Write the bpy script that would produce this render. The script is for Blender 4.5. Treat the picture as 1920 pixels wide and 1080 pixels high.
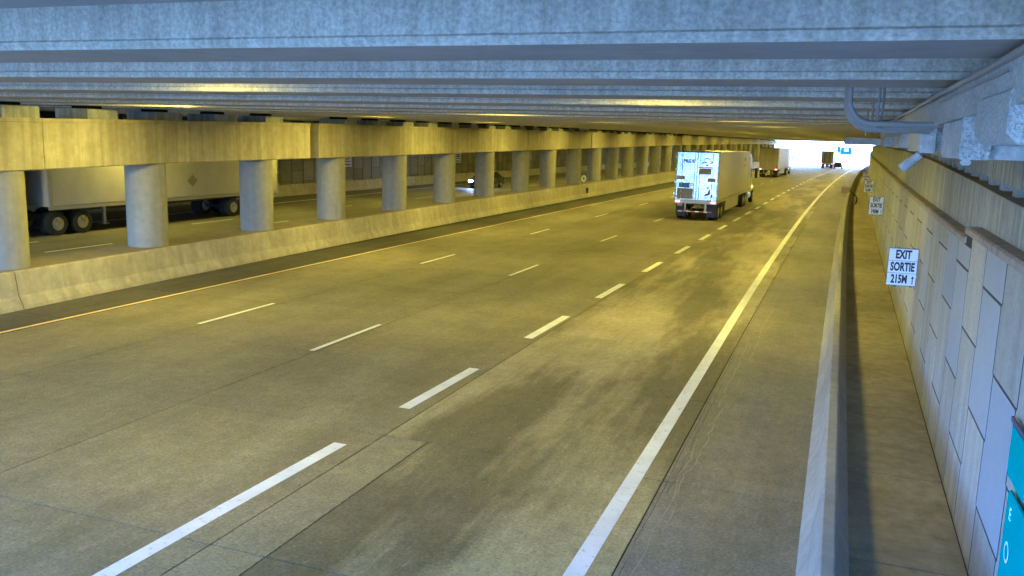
import bpy, math, random
from mathutils import Vector, Matrix
random.seed(7)
R = math.radians
sc = bpy.context.scene
for o in list(bpy.data.objects): bpy.data.objects.remove(o)
col = sc.collection

# ------------------------------------------------------------------ camera
CAM_H, YAW, PITCH, ROLL, FPX = 4.655, R(20.402), R(-9.866), R(1.660), 1607.3
CURV = 2.5986e-4                     # the carriageway bends gently to the right
cam = bpy.data.cameras.new('camera')
cam.sensor_width = 36.0
cam.lens = 36.0 * FPX / 1920.0
cam.clip_start = 0.05
cam.clip_end = 6000
camo = bpy.data.objects.new('camera', cam)
col.objects.link(camo)
_f = Vector((-math.sin(YAW) * math.cos(PITCH), math.cos(YAW) * math.cos(PITCH), math.sin(PITCH)))
_r = Vector((math.cos(YAW), math.sin(YAW), 0))
_u = _r.cross(_f)
_r2 = _r * math.cos(ROLL) + _u * math.sin(ROLL)
_u2 = _u * math.cos(ROLL) - _r * math.sin(ROLL)
_m = Matrix((_r2, _u2, -_f)).transposed().to_4x4()
_m.translation = Vector((0, 0, CAM_H))
camo.matrix_world = _m
sc.camera = camo

# ------------------------------------------------------------------ sky, sun, exposure
SUN_EL, SUN_AZ = R(50), R(40)        # ahead of the camera and to its right
w = bpy.data.worlds.new('World')
sc.world = w
w.use_nodes = True
nt = w.node_tree
nt.nodes.clear()
sky = nt.nodes.new('ShaderNodeTexSky')
sky.sky_type = 'NISHITA'
sky.sun_disc = False
sky.sun_elevation = SUN_EL
sky.sun_rotation = SUN_AZ
bg = nt.nodes.new('ShaderNodeBackground')
bg.inputs['Strength'].default_value = 0.15
out = nt.nodes.new('ShaderNodeOutputWorld')
nt.links.new(sky.outputs[0], bg.inputs['Color'])
nt.links.new(bg.outputs[0], out.inputs['Surface'])
sl = bpy.data.lights.new('sun', 'SUN')
sl.energy = 2.1
sl.angle = R(0.5)
sl.color = (1.0, 0.95, 0.88)
so = bpy.data.objects.new('sun', sl)
col.objects.link(so)
_sd = Vector((math.sin(SUN_AZ) * math.cos(SUN_EL), math.cos(SUN_AZ) * math.cos(SUN_EL), math.sin(SUN_EL)))
so.rotation_euler = _sd.to_track_quat('Z', 'Y').to_euler()
sc.view_settings.view_transform = 'Standard'
sc.view_settings.look = 'None'
sc.view_settings.exposure = 4.5
sc.view_settings.gamma = 1.0
sc.view_settings.use_curve_mapping = False
sc.view_settings.use_white_balance = True          # the camera is balanced for the lamps, so daylight turns blue
sc.view_settings.white_balance_temperature = 3820
sc.view_settings.white_balance_tint = 17
cy = sc.cycles
cy.use_denoising = True
cy.max_bounces = 8
cy.diffuse_bounces = 5
cy.glossy_bounces = 3
cy.transmission_bounces = 3
cy.sample_clamp_indirect = 6.0
cy.caustics_reflective = False
cy.caustics_refractive = False
LAMP_W = 8.8
LAMP_COL = (1.0, 0.57, 0.0)

# ------------------------------------------------------------------ helpers
def interp(x, xs, ys):
    if x <= xs[0]: return ys[0]
    for i in range(1, len(xs)):
        if x <= xs[i]:
            t = (x - xs[i-1]) / (xs[i] - xs[i-1])
            return ys[i-1] + t * (ys[i] - ys[i-1])
    return ys[-1]
def bend(s): return CURV * s * s / 2
def P(x, s, z=0.0): return Vector((x + bend(s), s, z))
def head(s): return -math.atan(CURV * s)
S0, S1 = -5.0, 228.0                 # the two portals
def xm(s): return interp(s, [0, 15, 22, 36, 52, 71, 106, 200], [-18.9, -19.14, -19.45, -19.72, -19.9, -20.05, -20.5, -21.0])
def zm(s): return interp(s, [0, 15, 30, 50, 100, 200], [.95, .96, .98, 1.06, 1.18, 1.28])
def capb(s): return interp(s, [0, 16, 22, 30, 35, 52, 73, 105, 177, 210], [3.42, 3.48, 3.59, 3.65, 3.68, 3.86, 4.06, 4.39, 4.95, 5.1])
def capt(s): return interp(s, [0, 16, 22, 30, 35, 53, 72, 118, 177, 210], [4.76, 4.82, 4.92, 5.05, 5.09, 5.25, 5.41, 5.71, 6.0, 6.05])
def soff(s): return interp(s, [0, 16, 22, 30, 35, 53, 72, 118, 177, 210], [5.20, 5.22, 5.25, 5.34, 5.38, 5.53, 5.67, 5.93, 6.13, 6.18])
def xw(s): return interp(s, [0, 10, 16, 22, 32, 55, 75, 200], [1.73, 1.75, 1.78, 1.82, 1.87, 1.93, 1.91, 1.7])

class MB:
    def __init__(s): s.v = []; s.f = []; s.mi = []
    def add(s, vs, fs, mi=0):
        n = len(s.v); s.v += [tuple(p) for p in vs]
        s.f += [tuple(i + n for i in f) for f in fs]; s.mi += [mi] * len(fs); return s
    def box(s, x0, x1, y0, y1, z0, z1, mi=0):
        return s.add([(x0,y0,z0),(x1,y0,z0),(x1,y1,z0),(x0,y1,z0),(x0,y0,z1),(x1,y0,z1),(x1,y1,z1),(x0,y1,z1)],
                     [(0,3,2,1),(4,5,6,7),(0,1,5,4),(1,2,6,5),(2,3,7,6),(3,0,4,7)], mi)
    def rbox(s, x0, x1, y0, y1, z0, z1, b, axis='z', mi=0):
        """box with its four edges along one axis cut off"""
        lim = {'x': (x0,x1), 'y': (y0,y1), 'z': (z0,z1)}
        a = [k for k in 'xyz' if k != axis]
        (p0,p1),(q0,q1) = lim[a[0]], lim[a[1]]
        prof = [(p0+b,q0),(p1-b,q0),(p1,q0+b),(p1,q1-b),(p1-b,q1),(p0+b,q1),(p0,q1-b),(p0,q0+b)]
        return s.prism(prof, lim[axis][0], lim[axis][1], axis, mi)
    def prism(s, prof, t0, t1, axis='y', mi=0):
        def mk(p, t):
            if axis == 'y': return (p[0], t, p[1])
            if axis == 'x': return (t, p[0], p[1])
            return (p[0], p[1], t)
        n = len(prof)
        vs = [mk(p, t0) for p in prof] + [mk(p, t1) for p in prof]
        fs = [tuple(range(n)), tuple(range(2*n-1, n-1, -1))]
        fs += [(i, n+i, n+(i+1) % n, (i+1) % n) for i in range(n)]
        return s.add(vs, fs, mi)
    def cyl(s, c, r, h0, h1, axis='x', n=20, mi=0, r1=None):
        r1 = r if r1 is None else r1
        vs = []
        for t, rr in ((h0, r), (h1, r1)):
            for k in range(n):
                a = 2*math.pi*k/n; p, q = rr*math.cos(a), rr*math.sin(a)
                vs.append({'x': (t, c[0]+p, c[1]+q), 'y': (c[0]+p, t, c[1]+q), 'z': (c[0]+p, c[1]+q, t)}[axis])
        fs = [tuple(range(n)), tuple(range(2*n-1, n-1, -1))] + [(i, n+i, n+(i+1) % n, (i+1) % n) for i in range(n)]
        return s.add(vs, fs, mi)
    def tube(s, pts, r, n=10, mi=0):
        pts = [Vector(p) for p in pts]; vs = []
        for i, p in enumerate(pts):
            d = (pts[min(i+1, len(pts)-1)] - pts[max(i-1, 0)]).normalized()
            a = d.orthogonal().normalized() if i == 0 else (a - d * a.dot(d)).normalized()
            b = d.cross(a)
            vs += [p + (a*math.cos(2*math.pi*k/n) + b*math.sin(2*math.pi*k/n)) * r for k in range(n)]
        fs = [(i*n+k, i*n+(k+1) % n, (i+1)*n+(k+1) % n, (i+1)*n+k) for i in range(len(pts)-1) for k in range(n)]
        fs += [tuple(range(n-1, -1, -1)), tuple(range((len(pts)-1)*n, len(pts)*n))]
        return s.add(vs, fs, mi)
    def mesh(s, name, mats, smooth=False):
        me = bpy.data.meshes.new(name); me.from_pydata(s.v, [], s.f)
        for m in (mats if isinstance(mats, (list, tuple)) else [mats]): me.materials.append(m)
        for p, k in zip(me.polygons, s.mi):
            p.material_index = k; p.use_smooth = smooth
        import bmesh
        bm = bmesh.new(); bm.from_mesh(me); bmesh.ops.recalc_face_normals(bm, faces=bm.faces); bm.to_mesh(me); bm.free()
        if smooth: me.set_sharp_from_angle(angle=R(40))
        return me
    def build(s, name, mats, parent=None, loc=None, rz=0, smooth=False):
        return put(name, s.mesh(name, mats, smooth), parent, loc, rz)
def put(name, me, parent=None, loc=None, rz=0):
    o = bpy.data.objects.new(name, me); col.objects.link(o)
    if parent: o.parent = parent
    if loc is not None: o.location = loc
    o.rotation_euler.z = rz
    return o
def tag(o, label=None, cat=None, group=None, kind=None):
    if label: o['label'] = label
    if cat: o['category'] = cat; o['kind'] = 'thing'
    if group: o['group'] = group
    if kind: o['kind'] = kind
    return o
def empty(name, loc, rz=0, label=None, cat=None, group=None):
    o = bpy.data.objects.new(name, None); col.objects.link(o)
    o.location = loc; o.rotation_euler.z = rz
    return tag(o, label, cat, group)
def srange(a, b, step):
    n = max(1, int(math.ceil((b - a) / step))); return [a + (b - a) * i / n for i in range(n + 1)]
def sweep(name, prof, ss, mats, parent=None, closed=True, smooth=False):
    """prof(s) -> list of (x, z); swept along the bent road line"""
    m = MB(); n = len(prof(ss[0])); vs = []
    for s in ss: vs += [P(x, s, z) for x, z in prof(s)]
    fs = [(i*n+k, i*n+(k+1) % n, (i+1)*n+(k+1) % n, (i+1)*n+k) for i in range(len(ss)-1) for k in range(n if closed else n-1)]
    if closed: fs += [tuple(range(n)), tuple(range((len(ss)-1)*n, len(ss)*n))]
    m.add(vs, fs); return m.build(name, mats, parent, smooth=smooth)
def ordinal(n):
    return ['first','second','third','fourth','fifth','sixth','seventh','eighth','ninth','tenth','eleventh','twelfth','thirteenth','fourteenth','fifteenth','sixteenth','seventeenth','eighteenth','nineteenth','twentieth'][n]

# ------------------------------------------------------------------ materials
def _new(name):
    m = bpy.data.materials.new(name); m.use_nodes = True
    return m, m.node_tree, m.node_tree.nodes['Principled BSDF']
def _pos(nt, scale=(1,1,1), unbend=False):
    g = nt.nodes.new('ShaderNodeNewGeometry')
    o = g.outputs['Position']
    if unbend:
        sp = nt.nodes.new('ShaderNodeSeparateXYZ'); nt.links.new(o, sp.inputs[0])
        a = nt.nodes.new('ShaderNodeMath'); a.operation = 'MULTIPLY'
        nt.links.new(sp.outputs[1], a.inputs[0]); nt.links.new(sp.outputs[1], a.inputs[1])
        b = nt.nodes.new('ShaderNodeMath'); b.operation = 'MULTIPLY'; b.inputs[1].default_value = -CURV/2
        nt.links.new(a.outputs[0], b.inputs[0])
        c = nt.nodes.new('ShaderNodeMath'); c.operation = 'ADD'
        nt.links.new(b.outputs[0], c.inputs[0]); nt.links.new(sp.outputs[0], c.inputs[1])
        cb = nt.nodes.new('ShaderNodeCombineXYZ')
        nt.links.new(c.outputs[0], cb.inputs[0]); nt.links.new(sp.outputs[1], cb.inputs[1]); nt.links.new(sp.outputs[2], cb.inputs[2])
        o = cb.outputs[0]
    mp = nt.nodes.new('ShaderNodeMapping'); mp.inputs['Scale'].default_value = scale
    nt.links.new(o, mp.inputs['Vector'])
    return mp.outputs[0]
def _noise(nt, vec, scale, detail=3, lo=.3, hi=.7, rough=.6):
    n = nt.nodes.new('ShaderNodeTexNoise'); n.inputs['Scale'].default_value = scale
    n.inputs['Detail'].default_value = detail; n.inputs['Roughness'].default_value = rough
    nt.links.new(vec, n.inputs['Vector'])
    r = nt.nodes.new('ShaderNodeMapRange'); r.inputs['From Min'].default_value = lo; r.inputs['From Max'].default_value = hi
    nt.links.new(n.outputs[0], r.inputs[0]); return r.outputs[0]
def _mixmul(nt, cin, fac, lo, hi):
    """multiply a colour by map(fac, lo..hi)"""
    r = nt.nodes.new('ShaderNodeMapRange'); r.inputs['To Min'].default_value = lo; r.inputs['To Max'].default_value = hi
    nt.links.new(fac, r.inputs[0])
    m = nt.nodes.new('ShaderNodeVectorMath'); m.operation = 'SCALE'
    if isinstance(cin, tuple): m.inputs[0].default_value = cin[:3]
    else: nt.links.new(cin, m.inputs[0])
    nt.links.new(r.outputs[0], m.inputs['Scale']); return m.outputs[0]
def _mixcol(nt, c, other, fac, amount=1.0):
    m = nt.nodes.new('ShaderNodeMix'); m.data_type = 'RGBA'
    a = nt.nodes.new('ShaderNodeMath'); a.operation = 'MULTIPLY'; a.inputs[1].default_value = amount
    nt.links.new(fac, a.inputs[0]); nt.links.new(a.outputs[0], m.inputs['Factor'])
    nt.links.new(c, m.inputs['A']); m.inputs['B'].default_value = (*other, 1)
    return m.outputs['Result']
def _bump(nt, b, h, strength, dist=.02):
    bp = nt.nodes.new('ShaderNodeBump'); bp.inputs['Strength'].default_value = strength; bp.inputs['Distance'].default_value = dist
    nt.links.new(h, bp.inputs['Height']); nt.links.new(bp.outputs[0], b.inputs['Normal'])
def concrete(name, base, big=.2, mid=.12, fine=.12, streak=0, stain=None, stain_amt=0, rough=.85, bump=.25, fscale=45, objvar=0, streak_scale=(2.2,2.2,.12), fdist=.01):
    m, nt, b = _new(name); v = _pos(nt)
    c = _mixmul(nt, base, _noise(nt, v, .45, 4), 1-big, 1+big)
    c = _mixmul(nt, c, _noise(nt, v, 4.5, 4), 1-mid, 1+mid)
    f = _noise(nt, v, fscale, 2, .25, .75)
    c = _mixmul(nt, c, f, 1-fine, 1+fine)
    if streak:
        c = _mixmul(nt, c, _noise(nt, _pos(nt, streak_scale), 1.5, 5, .35, .65), 1-streak, 1+streak*.6)
    if stain:
        c = _mixcol(nt, c, stain, _noise(nt, _pos(nt, (1.1,1.1,.35)), 1.0, 6, .52, .75, .7), stain_amt)
    if objvar:
        oi = nt.nodes.new('ShaderNodeObjectInfo'); c = _mixmul(nt, c, oi.outputs['Random'], 1-objvar, 1+objvar)
    nt.links.new(c, b.inputs['Base Color']); b.inputs['Roughness'].default_value = rough
    b.inputs['Specular IOR Level'].default_value = .3
    _bump(nt, b, f, bump, fdist); return m
def road_mat(name, base, dark=.25, light=.2, blotch=.0, objvar=.05):
    m, nt, b = _new(name); u = _pos(nt, (1,1,1), True)
    st = _pos(nt, (2.4,.10,1), True); st2 = _pos(nt, (.55,.09,1), True)
    c = _mixmul(nt, base, _noise(nt, st2, 1.0, 5, .35, .65), 1-dark*.7, 1+light*.7)
    c = _mixmul(nt, c, _noise(nt, st, 1.0, 6, .38, .62, .7), 1-dark*.45, 1+light*.4)
    c = _mixmul(nt, c, _noise(nt, u, .8, 6, .35, .65, .7), .86, 1.12)
    if blotch:
        bl = _noise(nt, _pos(nt, (.50,.085,1), True), 1.0, 5, .46, .56, .62)
        c = _mixmul(nt, c, bl, 1-blotch, 1+blotch*.55)
    f = _noise(nt, u, 24, 3, .30, .70, .85)
    c = _mixmul(nt, c, f, .62, 1.38)
    f2 = _noise(nt, _pos(nt, (1,.6,1), True), 7, 4, .3, .7, .8)
    c = _mixmul(nt, c, f2, .82, 1.18)
    c = _mixcol(nt, c, (.04,.038,.035), _noise(nt, u, 23, 1, .72, .77), .45)
    c = _mixcol(nt, c, (.48,.44,.36), _noise(nt, _pos(nt, (3.0,.9,1), True), 5.0, 5, .63, .72), .32)
    c = _mixcol(nt, c, (.50,.47,.40), _noise(nt, u, 31, 1, .76, .79), .6)
    oi = nt.nodes.new('ShaderNodeObjectInfo'); c = _mixmul(nt, c, oi.outputs['Random'], 1-objvar, 1+objvar)
    nt.links.new(c, b.inputs['Base Color']); b.inputs['Specular IOR Level'].default_value = .3
    rr = nt.nodes.new('ShaderNodeMapRange'); rr.inputs['To Min'].default_value = .55; rr.inputs['To Max'].default_value = .85
    nt.links.new(_noise(nt, st, 1.0, 4), rr.inputs[0]); nt.links.new(rr.outputs[0], b.inputs['Roughness'])
    _bump(nt, b, f, .35, .005); return m
def paint(name, base, wear=(.27,.25,.21), amt=.8, rough=.6):
    m, nt, b = _new(name); u = _pos(nt, (1,1,1), True)
    c = _mixmul(nt, base, _noise(nt, u, 1.3, 3), .86, 1.06)
    c = _mixmul(nt, c, _noise(nt, u, 60, 2), .93, 1.05)
    c = _mixcol(nt, c, wear, _noise(nt, u, 9, 6, .56, .68, .8), amt)
    nt.links.new(c, b.inputs['Base Color']); b.inputs['Roughness'].default_value = rough; return m
def plain(name, base, rough=.5, metal=0, dirt=.12, dscale=3.0, spec=.5, coat=0):
    m, nt, b = _new(name); t = nt.nodes.new('ShaderNodeTexCoord')
    n1 = _noise(nt, t.outputs['Object'], dscale, 5, .3, .7); n2 = _noise(nt, t.outputs['Object'], dscale*9, 3)
    c = _mixmul(nt, base, n1, 1-dirt, 1+dirt*.4); c = _mixmul(nt, c, n2, 1-dirt*.4, 1+dirt*.3)
    nt.links.new(c, b.inputs['Base Color']); b.inputs['Metallic'].default_value = metal
    rr = nt.nodes.new('ShaderNodeMapRange'); rr.inputs['To Min'].default_value = max(.03, rough-.08); rr.inputs['To Max'].default_value = min(1, rough+.1)
    nt.links.new(n1, rr.inputs[0]); nt.links.new(rr.outputs[0], b.inputs['Roughness'])
    b.inputs['Specular IOR Level'].default_value = spec; b.inputs['Coat Weight'].default_value = coat
    return m
def emit(name, c, strength):
    m, nt, b = _new(name); b.inputs['Base Color'].default_value = (*c, 1)
    b.inputs['Emission Color'].default_value = (*c, 1); b.inputs['Emission Strength'].default_value = strength; return m
M = {}
M['slab'] = road_mat('pavement_concrete', (.215,.192,.100))
M['slab_aux'] = road_mat('pavement_concrete_patchy', (.27,.238,.112), dark=.25, light=.2, blotch=.40)
M['strip'] = road_mat('pavement_concrete_pale', (.242,.216,.112), dark=.15, light=.12)
M['shoulder'] = road_mat('shoulder_concrete', (.215,.195,.135), dark=.28, light=.22)
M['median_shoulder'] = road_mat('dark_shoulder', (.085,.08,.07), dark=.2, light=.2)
M['joint'] = plain('joint_sealant', (.02,.018,.016), .95, spec=.0)
M['wb_road'] = road_mat('far_carriageway_concrete', (.15,.142,.115), dark=.2, light=.15)
M['white'] = paint('white_road_paint', (.80,.82,.86))
M['yellow'] = paint('yellow_road_paint', (.75,.62,.14))
M['seal'] = plain('crack_seal', (.29,.27,.225), .8)
M['crack'] = plain('open_crack', (.04,.038,.035), .9)
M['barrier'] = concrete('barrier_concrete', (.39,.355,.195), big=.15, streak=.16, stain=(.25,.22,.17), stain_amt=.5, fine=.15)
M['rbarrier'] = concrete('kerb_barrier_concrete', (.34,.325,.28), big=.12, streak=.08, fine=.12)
M['median_top'] = concrete('median_top_concrete', (.20,.175,.14), big=.2)
M['column'] = concrete('column_concrete', (.28,.27,.225), big=.10, mid=.10, streak=.12, fine=.10, bump=.15, objvar=.07, stain=(.18,.17,.15), stain_amt=.4)
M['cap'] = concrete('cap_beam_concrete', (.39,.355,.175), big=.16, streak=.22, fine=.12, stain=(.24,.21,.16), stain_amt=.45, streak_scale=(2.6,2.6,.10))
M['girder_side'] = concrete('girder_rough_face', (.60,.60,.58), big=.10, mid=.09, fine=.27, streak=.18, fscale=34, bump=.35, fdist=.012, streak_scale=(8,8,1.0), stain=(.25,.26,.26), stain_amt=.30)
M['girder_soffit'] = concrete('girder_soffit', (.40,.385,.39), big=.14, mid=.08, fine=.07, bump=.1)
M['deck'] = concrete('deck_soffit', (.30,.29,.28))
M['panel'] = concrete('wall_panel_concrete', (.38,.38,.365), big=.08, mid=.07, fine=.14, streak=.14, fscale=22, stain=(.25,.245,.225), stain_amt=.35, objvar=.10, bump=.12)
M['panel_blue'] = concrete('wall_panel_bluish', (.36,.39,.46), big=.06, mid=.04, fine=.06, objvar=.05, bump=.12)
M['wall_gap'] = concrete('wall_joint_shade', (.05,.05,.048))  # dark colour stands in for the shade inside panel joints
M['wall_far'] = concrete('far_wall_concrete', (.38,.37,.33), big=.1, streak=.15)
M['coping'] = concrete('coping_concrete', (.30,.265,.255), big=.2, mid=.2, fine=.25)
M['abut'] = concrete('abutment_concrete', (.34,.355,.35), big=.12, streak=.30, fine=.14, fscale=22, streak_scale=(5,5,.10))
M['apron'] = concrete('apron_concrete', (.33,.29,.175), big=.25, mid=.2, fine=.16, stain=(.15,.14,.125), stain_amt=.5)
M['wb_panel'] = concrete('far_panel_concrete', (.23,.215,.18), big=.15, mid=.12, objvar=.22)
M['fireproof'] = concrete('sprayed_fireproofing', (.52,.54,.58), big=.08, mid=.10, fine=.30, fscale=38, bump=.9, fdist=.02)
M['wrap'] = concrete('wrapped_duct_skin', (.50,.52,.57), big=.1, mid=.22, fine=.18, fscale=20, bump=.6, fdist=.02)
M['pipe'] = plain('grey_conduit', (.30,.31,.34), .45)
M['steel'] = plain('galvanised_steel', (.45,.46,.48), .4, .8)
M['lamp_body'] = plain('lamp_housing', (.35,.35,.35), .5)
M['lamp_lens'] = emit('lamp_lens', LAMP_COL, 6.0)
M['sign_white'] = plain('sign_sheeting', (.86,.88,.92), .35, 0, .06)
M['sign_edge'] = plain('sign_edge', (.10,.08,.16), .5)
M['sign_ink'] = plain('sign_ink', (.025,.02,.05), .5, 0, .05)
M['sign_red'] = plain('sign_red_ink', (.35,.12,.12), .5, 0, .05)
M['teal'] = plain('teal_sheeting', (.0,.40,.45), .4, 0, .06)
M['blue_board'] = plain('blue_board', (.03,.05,.24), .45)
M['trailer_white'] = plain('trailer_white_panel', (.45,.42,.33), .45, 0, .10, 1.2)
M['trailer_dull'] = plain('trailer_dull_panel', (.48,.46,.38), .5, 0, .12, 1.0)
M['trailer_beige'] = plain('trailer_beige_panel', (.46,.42,.32), .5, 0, .10, 1.2)
M['trailer_grey'] = plain('trailer_dark_panel', (.14,.135,.13), .5, 0, .1, 1.2)
def quilted(name):
    m, nt, b = _new(name); t = nt.nodes.new('ShaderNodeTexCoord'); hs = []
    for ang in (45, -45):
        mp = nt.nodes.new('ShaderNodeMapping'); mp.inputs['Rotation'].default_value = (0, R(ang), 0)
        nt.links.new(t.outputs['Object'], mp.inputs['Vector'])
        wv = nt.nodes.new('ShaderNodeTexWave'); wv.wave_profile = 'SIN'; wv.inputs['Scale'].default_value = 2.2; wv.inputs['Distortion'].default_value = 0
        nt.links.new(mp.outputs[0], wv.inputs['Vector']); hs.append(wv.outputs['Fac'])
    mx = nt.nodes.new('ShaderNodeMath'); mx.operation = 'MINIMUM'; nt.links.new(hs[0], mx.inputs[0]); nt.links.new(hs[1], mx.inputs[1])
    n1 = _noise(nt, t.outputs['Object'], 1.6, 5, .35, .65)
    ad = nt.nodes.new('ShaderNodeMath'); ad.operation = 'MULTIPLY_ADD'; ad.inputs[1].default_value = 2.0
    nt.links.new(n1, ad.inputs[0]); nt.links.new(mx.outputs[0], ad.inputs[2])
    c = _mixmul(nt, (.70,.80,1.0), n1, .60, 1.0)
    nt.links.new(c, b.inputs['Base Color']); b.inputs['Metallic'].default_value = 1.0; b.inputs['Roughness'].default_value = .15
    _bump(nt, b, ad.outputs[0], .10, .02); return m
M['stainless'] = quilted('stainless_door')
M['chrome'] = plain('door_rod', (.70,.74,.82), .3, .9)
M['rail'] = plain('trailer_rail', (.42,.40,.36), .45, .3)
M['frame_dark'] = plain('chassis_black', (.028,.028,.032), .6)
M['grey_patch'] = plain('grey_plate', (.27,.26,.22), .6)
M['placard'] = plain('faded_placard', (.24,.22,.16), .6)
M['blue_patch'] = plain('blue_plate', (.08,.20,.55), .5)
M['tyre'] = plain('tyre_rubber', (.022,.022,.024), .85)
M['rim'] = plain('alloy_rim', (.55,.55,.58), .3, .9)
M['tail'] = emit('tail_lamp', (1.0,.10,.06), 1.6)
M['lamp_red'] = plain('red_lens', (.45,.03,.03), .3)
M['reflect_w'] = plain('white_reflector', (.85,.85,.85), .3)
M['reflect_r'] = plain('red_reflector', (.45,.05,.05), .3)
M['cab_white'] = plain('cab_white_paint', (.62,.60,.54), .3, 0, .08, 2, .5, .3)
M['cab_navy'] = plain('cab_navy_paint', (.020,.022,.05), .3, 0, .08, 2, .5, .4)
M['glass'] = plain('dark_glass', (.02,.025,.03), .08)
M['car_dark'] = plain('dark_car_paint', (.02,.022,.028), .25, .2, .05, 2, .5, .5)
M['headlight'] = emit('headlight', (1,.97,.95), 14)
M['grass'] = concrete('roadside_grass', (.07,.10,.035), big=.3)

# ------------------------------------------------------------------ ground and road
g = MB(); g.add([(-3000,-3000,-.06),(3000,-3000,-.06),(3000,4500,-.06),(-3000,4500,-.06)], [(0,1,2,3)])
tag(g.build('ground', M['grass']), kind='structure')
road = tag(sweep('road', lambda s: [(-19.6,-.016),(.3,-.016)], srange(-90, 74.2, 6), M['joint'], closed=False), kind='structure')
JO, JS, GAP = 7.38, 4.04, .010
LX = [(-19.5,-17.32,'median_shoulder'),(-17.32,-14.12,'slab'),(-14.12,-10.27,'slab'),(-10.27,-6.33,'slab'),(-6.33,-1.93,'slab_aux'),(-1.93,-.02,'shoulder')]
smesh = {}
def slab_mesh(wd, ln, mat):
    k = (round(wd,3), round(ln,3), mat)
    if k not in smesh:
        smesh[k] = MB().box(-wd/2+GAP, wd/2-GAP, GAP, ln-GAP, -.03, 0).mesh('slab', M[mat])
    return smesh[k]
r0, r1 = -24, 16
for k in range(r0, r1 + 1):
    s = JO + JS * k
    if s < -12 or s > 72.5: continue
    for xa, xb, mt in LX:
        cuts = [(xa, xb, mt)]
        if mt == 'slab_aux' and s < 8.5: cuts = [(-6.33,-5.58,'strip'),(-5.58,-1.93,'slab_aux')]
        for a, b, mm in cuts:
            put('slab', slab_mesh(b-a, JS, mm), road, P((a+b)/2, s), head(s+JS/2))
s_end = JO + JS * (r1 + 1)
s_beg = JO + JS * math.ceil((-12 - JO) / JS)
for nm, a, b, mt in [('far_lane',-19.5,-17.32,'median_shoulder'),('far_lane',-17.32,-6.33,'slab'),('far_lane',-6.33,-1.93,'slab_aux'),('far_lane',-1.93,-.02,'shoulder')]:
    sweep(nm, lambda s: [(a,0),(b,0)], srange(s_end, 620, 8), M[mt], road, closed=False)
    sweep('approach_lane', lambda s: [(a,0),(b,0)], srange(-180, s_beg, 8), M[mt], road, closed=False)
def stripe(name, xa, xb, s0, s1, mat, z=.004):
    n = srange(s0, s1, 5)
    return sweep(name, lambda s: [(xa(s) if callable(xa) else xa, z), (xb(s) if callable(xb) else xb, z)], n, M[mat], road, closed=False)
def xR(s): return interp(s, [0, 12, 30, 60, 140, 260], [-2.40,-2.43,-2.52,-2.58,-2.66,-2.8])
stripe('edge_line', lambda s: xR(s), lambda s: xR(s)+.22, -20, 330, 'white')
stripe('yellow_edge_line', -17.50, -17.38, -20, 330, 'yellow')
def xW(s): return interp(s, [0, 6.3, 13, 18, 30, 42, 60, 72, 200], [-7.05,-6.98,-6.80,-6.70,-6.55,-6.42,-6.24,-6.19,-6.1])
k = 0
for i in range(-3, 36):
    a = 12.75 + 6.0 * i; ln = 2.95 if i >= 0 else 4.3
    if i < 0: a -= 1.7
    if i == -1: a, ln = 5.6, 5.2
    elif i < -1: a -= 1.6
    stripe('lane_dash', lambda s: xW(s), lambda s: xW(s)+.22, a, a+ln, 'white')
for a in [16.45 + 11.85*i for i in range(-3, 16)]:
    stripe('lane_dash', -14.33, -14.21, a, a+3.0, 'white')
for a in [15.45 + 11.9*i for i in range(-3, 16)]:
    stripe('lane_dash', -10.44, -10.32, a, a+3.0, 'white')
# crack sealing that wanders along the shoulder joint
def ribbon(name, pts, wd, mat, z=.003):
    m = MB(); vs = []
    for (x, s), wv in zip(pts, wd): vs += [P(x-wv/2, s, z), P(x+wv/2, s, z)]
    m.add(vs, [(2*i,2*i+1,2*i+3,2*i+2) for i in range(len(pts)-1)])
    return m.build(name, M[mat], road)
for base, amp, mt, a, b in [(-1.72,.07,'seal',6.5,13.5),(-1.64,.09,'seal',9.8,15.5),(-1.87,.02,'crack',6.5,40),(-1.70,.08,'seal',15.2,21),(-1.50,.07,'seal',19,32),(-1.78,.05,'crack',11,17)]:
    pts, wd, x, s = [], [], base, a
    while s < b:
        x += random.uniform(-1,1)*amp*.45; x += (base-x)*.18
        pts.append((x, s)); wd.append(random.uniform(.006,.024) if mt == 'seal' else random.uniform(.002,.009)); s += random.uniform(.08,.3)
    ribbon('crack_seal', pts, wd, mt, .003 if mt == 'seal' else .0045)
# opposite carriageway
wb = tag(sweep('opposite_road', lambda s: [(-39.4,0),(xm(s)-1.7,0)], srange(-90, 620, 8), M['wb_road'], closed=False), kind='structure')
def wstripe(name, x, wdt, s0, s1, mat, drift=0):
    return sweep(name, lambda s: [(x+drift*(s-25),.005),(x+wdt+drift*(s-25),.005)], srange(s0, s1, 5), M[mat], wb, closed=False)
wstripe('edge_line', -26.5, .10, -20, 230, 'yellow', -.004)
wstripe('edge_line', -34.25, .2, -20, 230, 'white', -.035)
for i in range(-3, 14): wstripe('lane_dash', -27.45, .13, 23.5+11.9*i, 26.7+11.9*i, 'white')
for i in range(-3, 14): wstripe('lane_dash', -30.2, .13, 22.5+11.9*i, 25.6+11.9*i, 'white')

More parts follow.
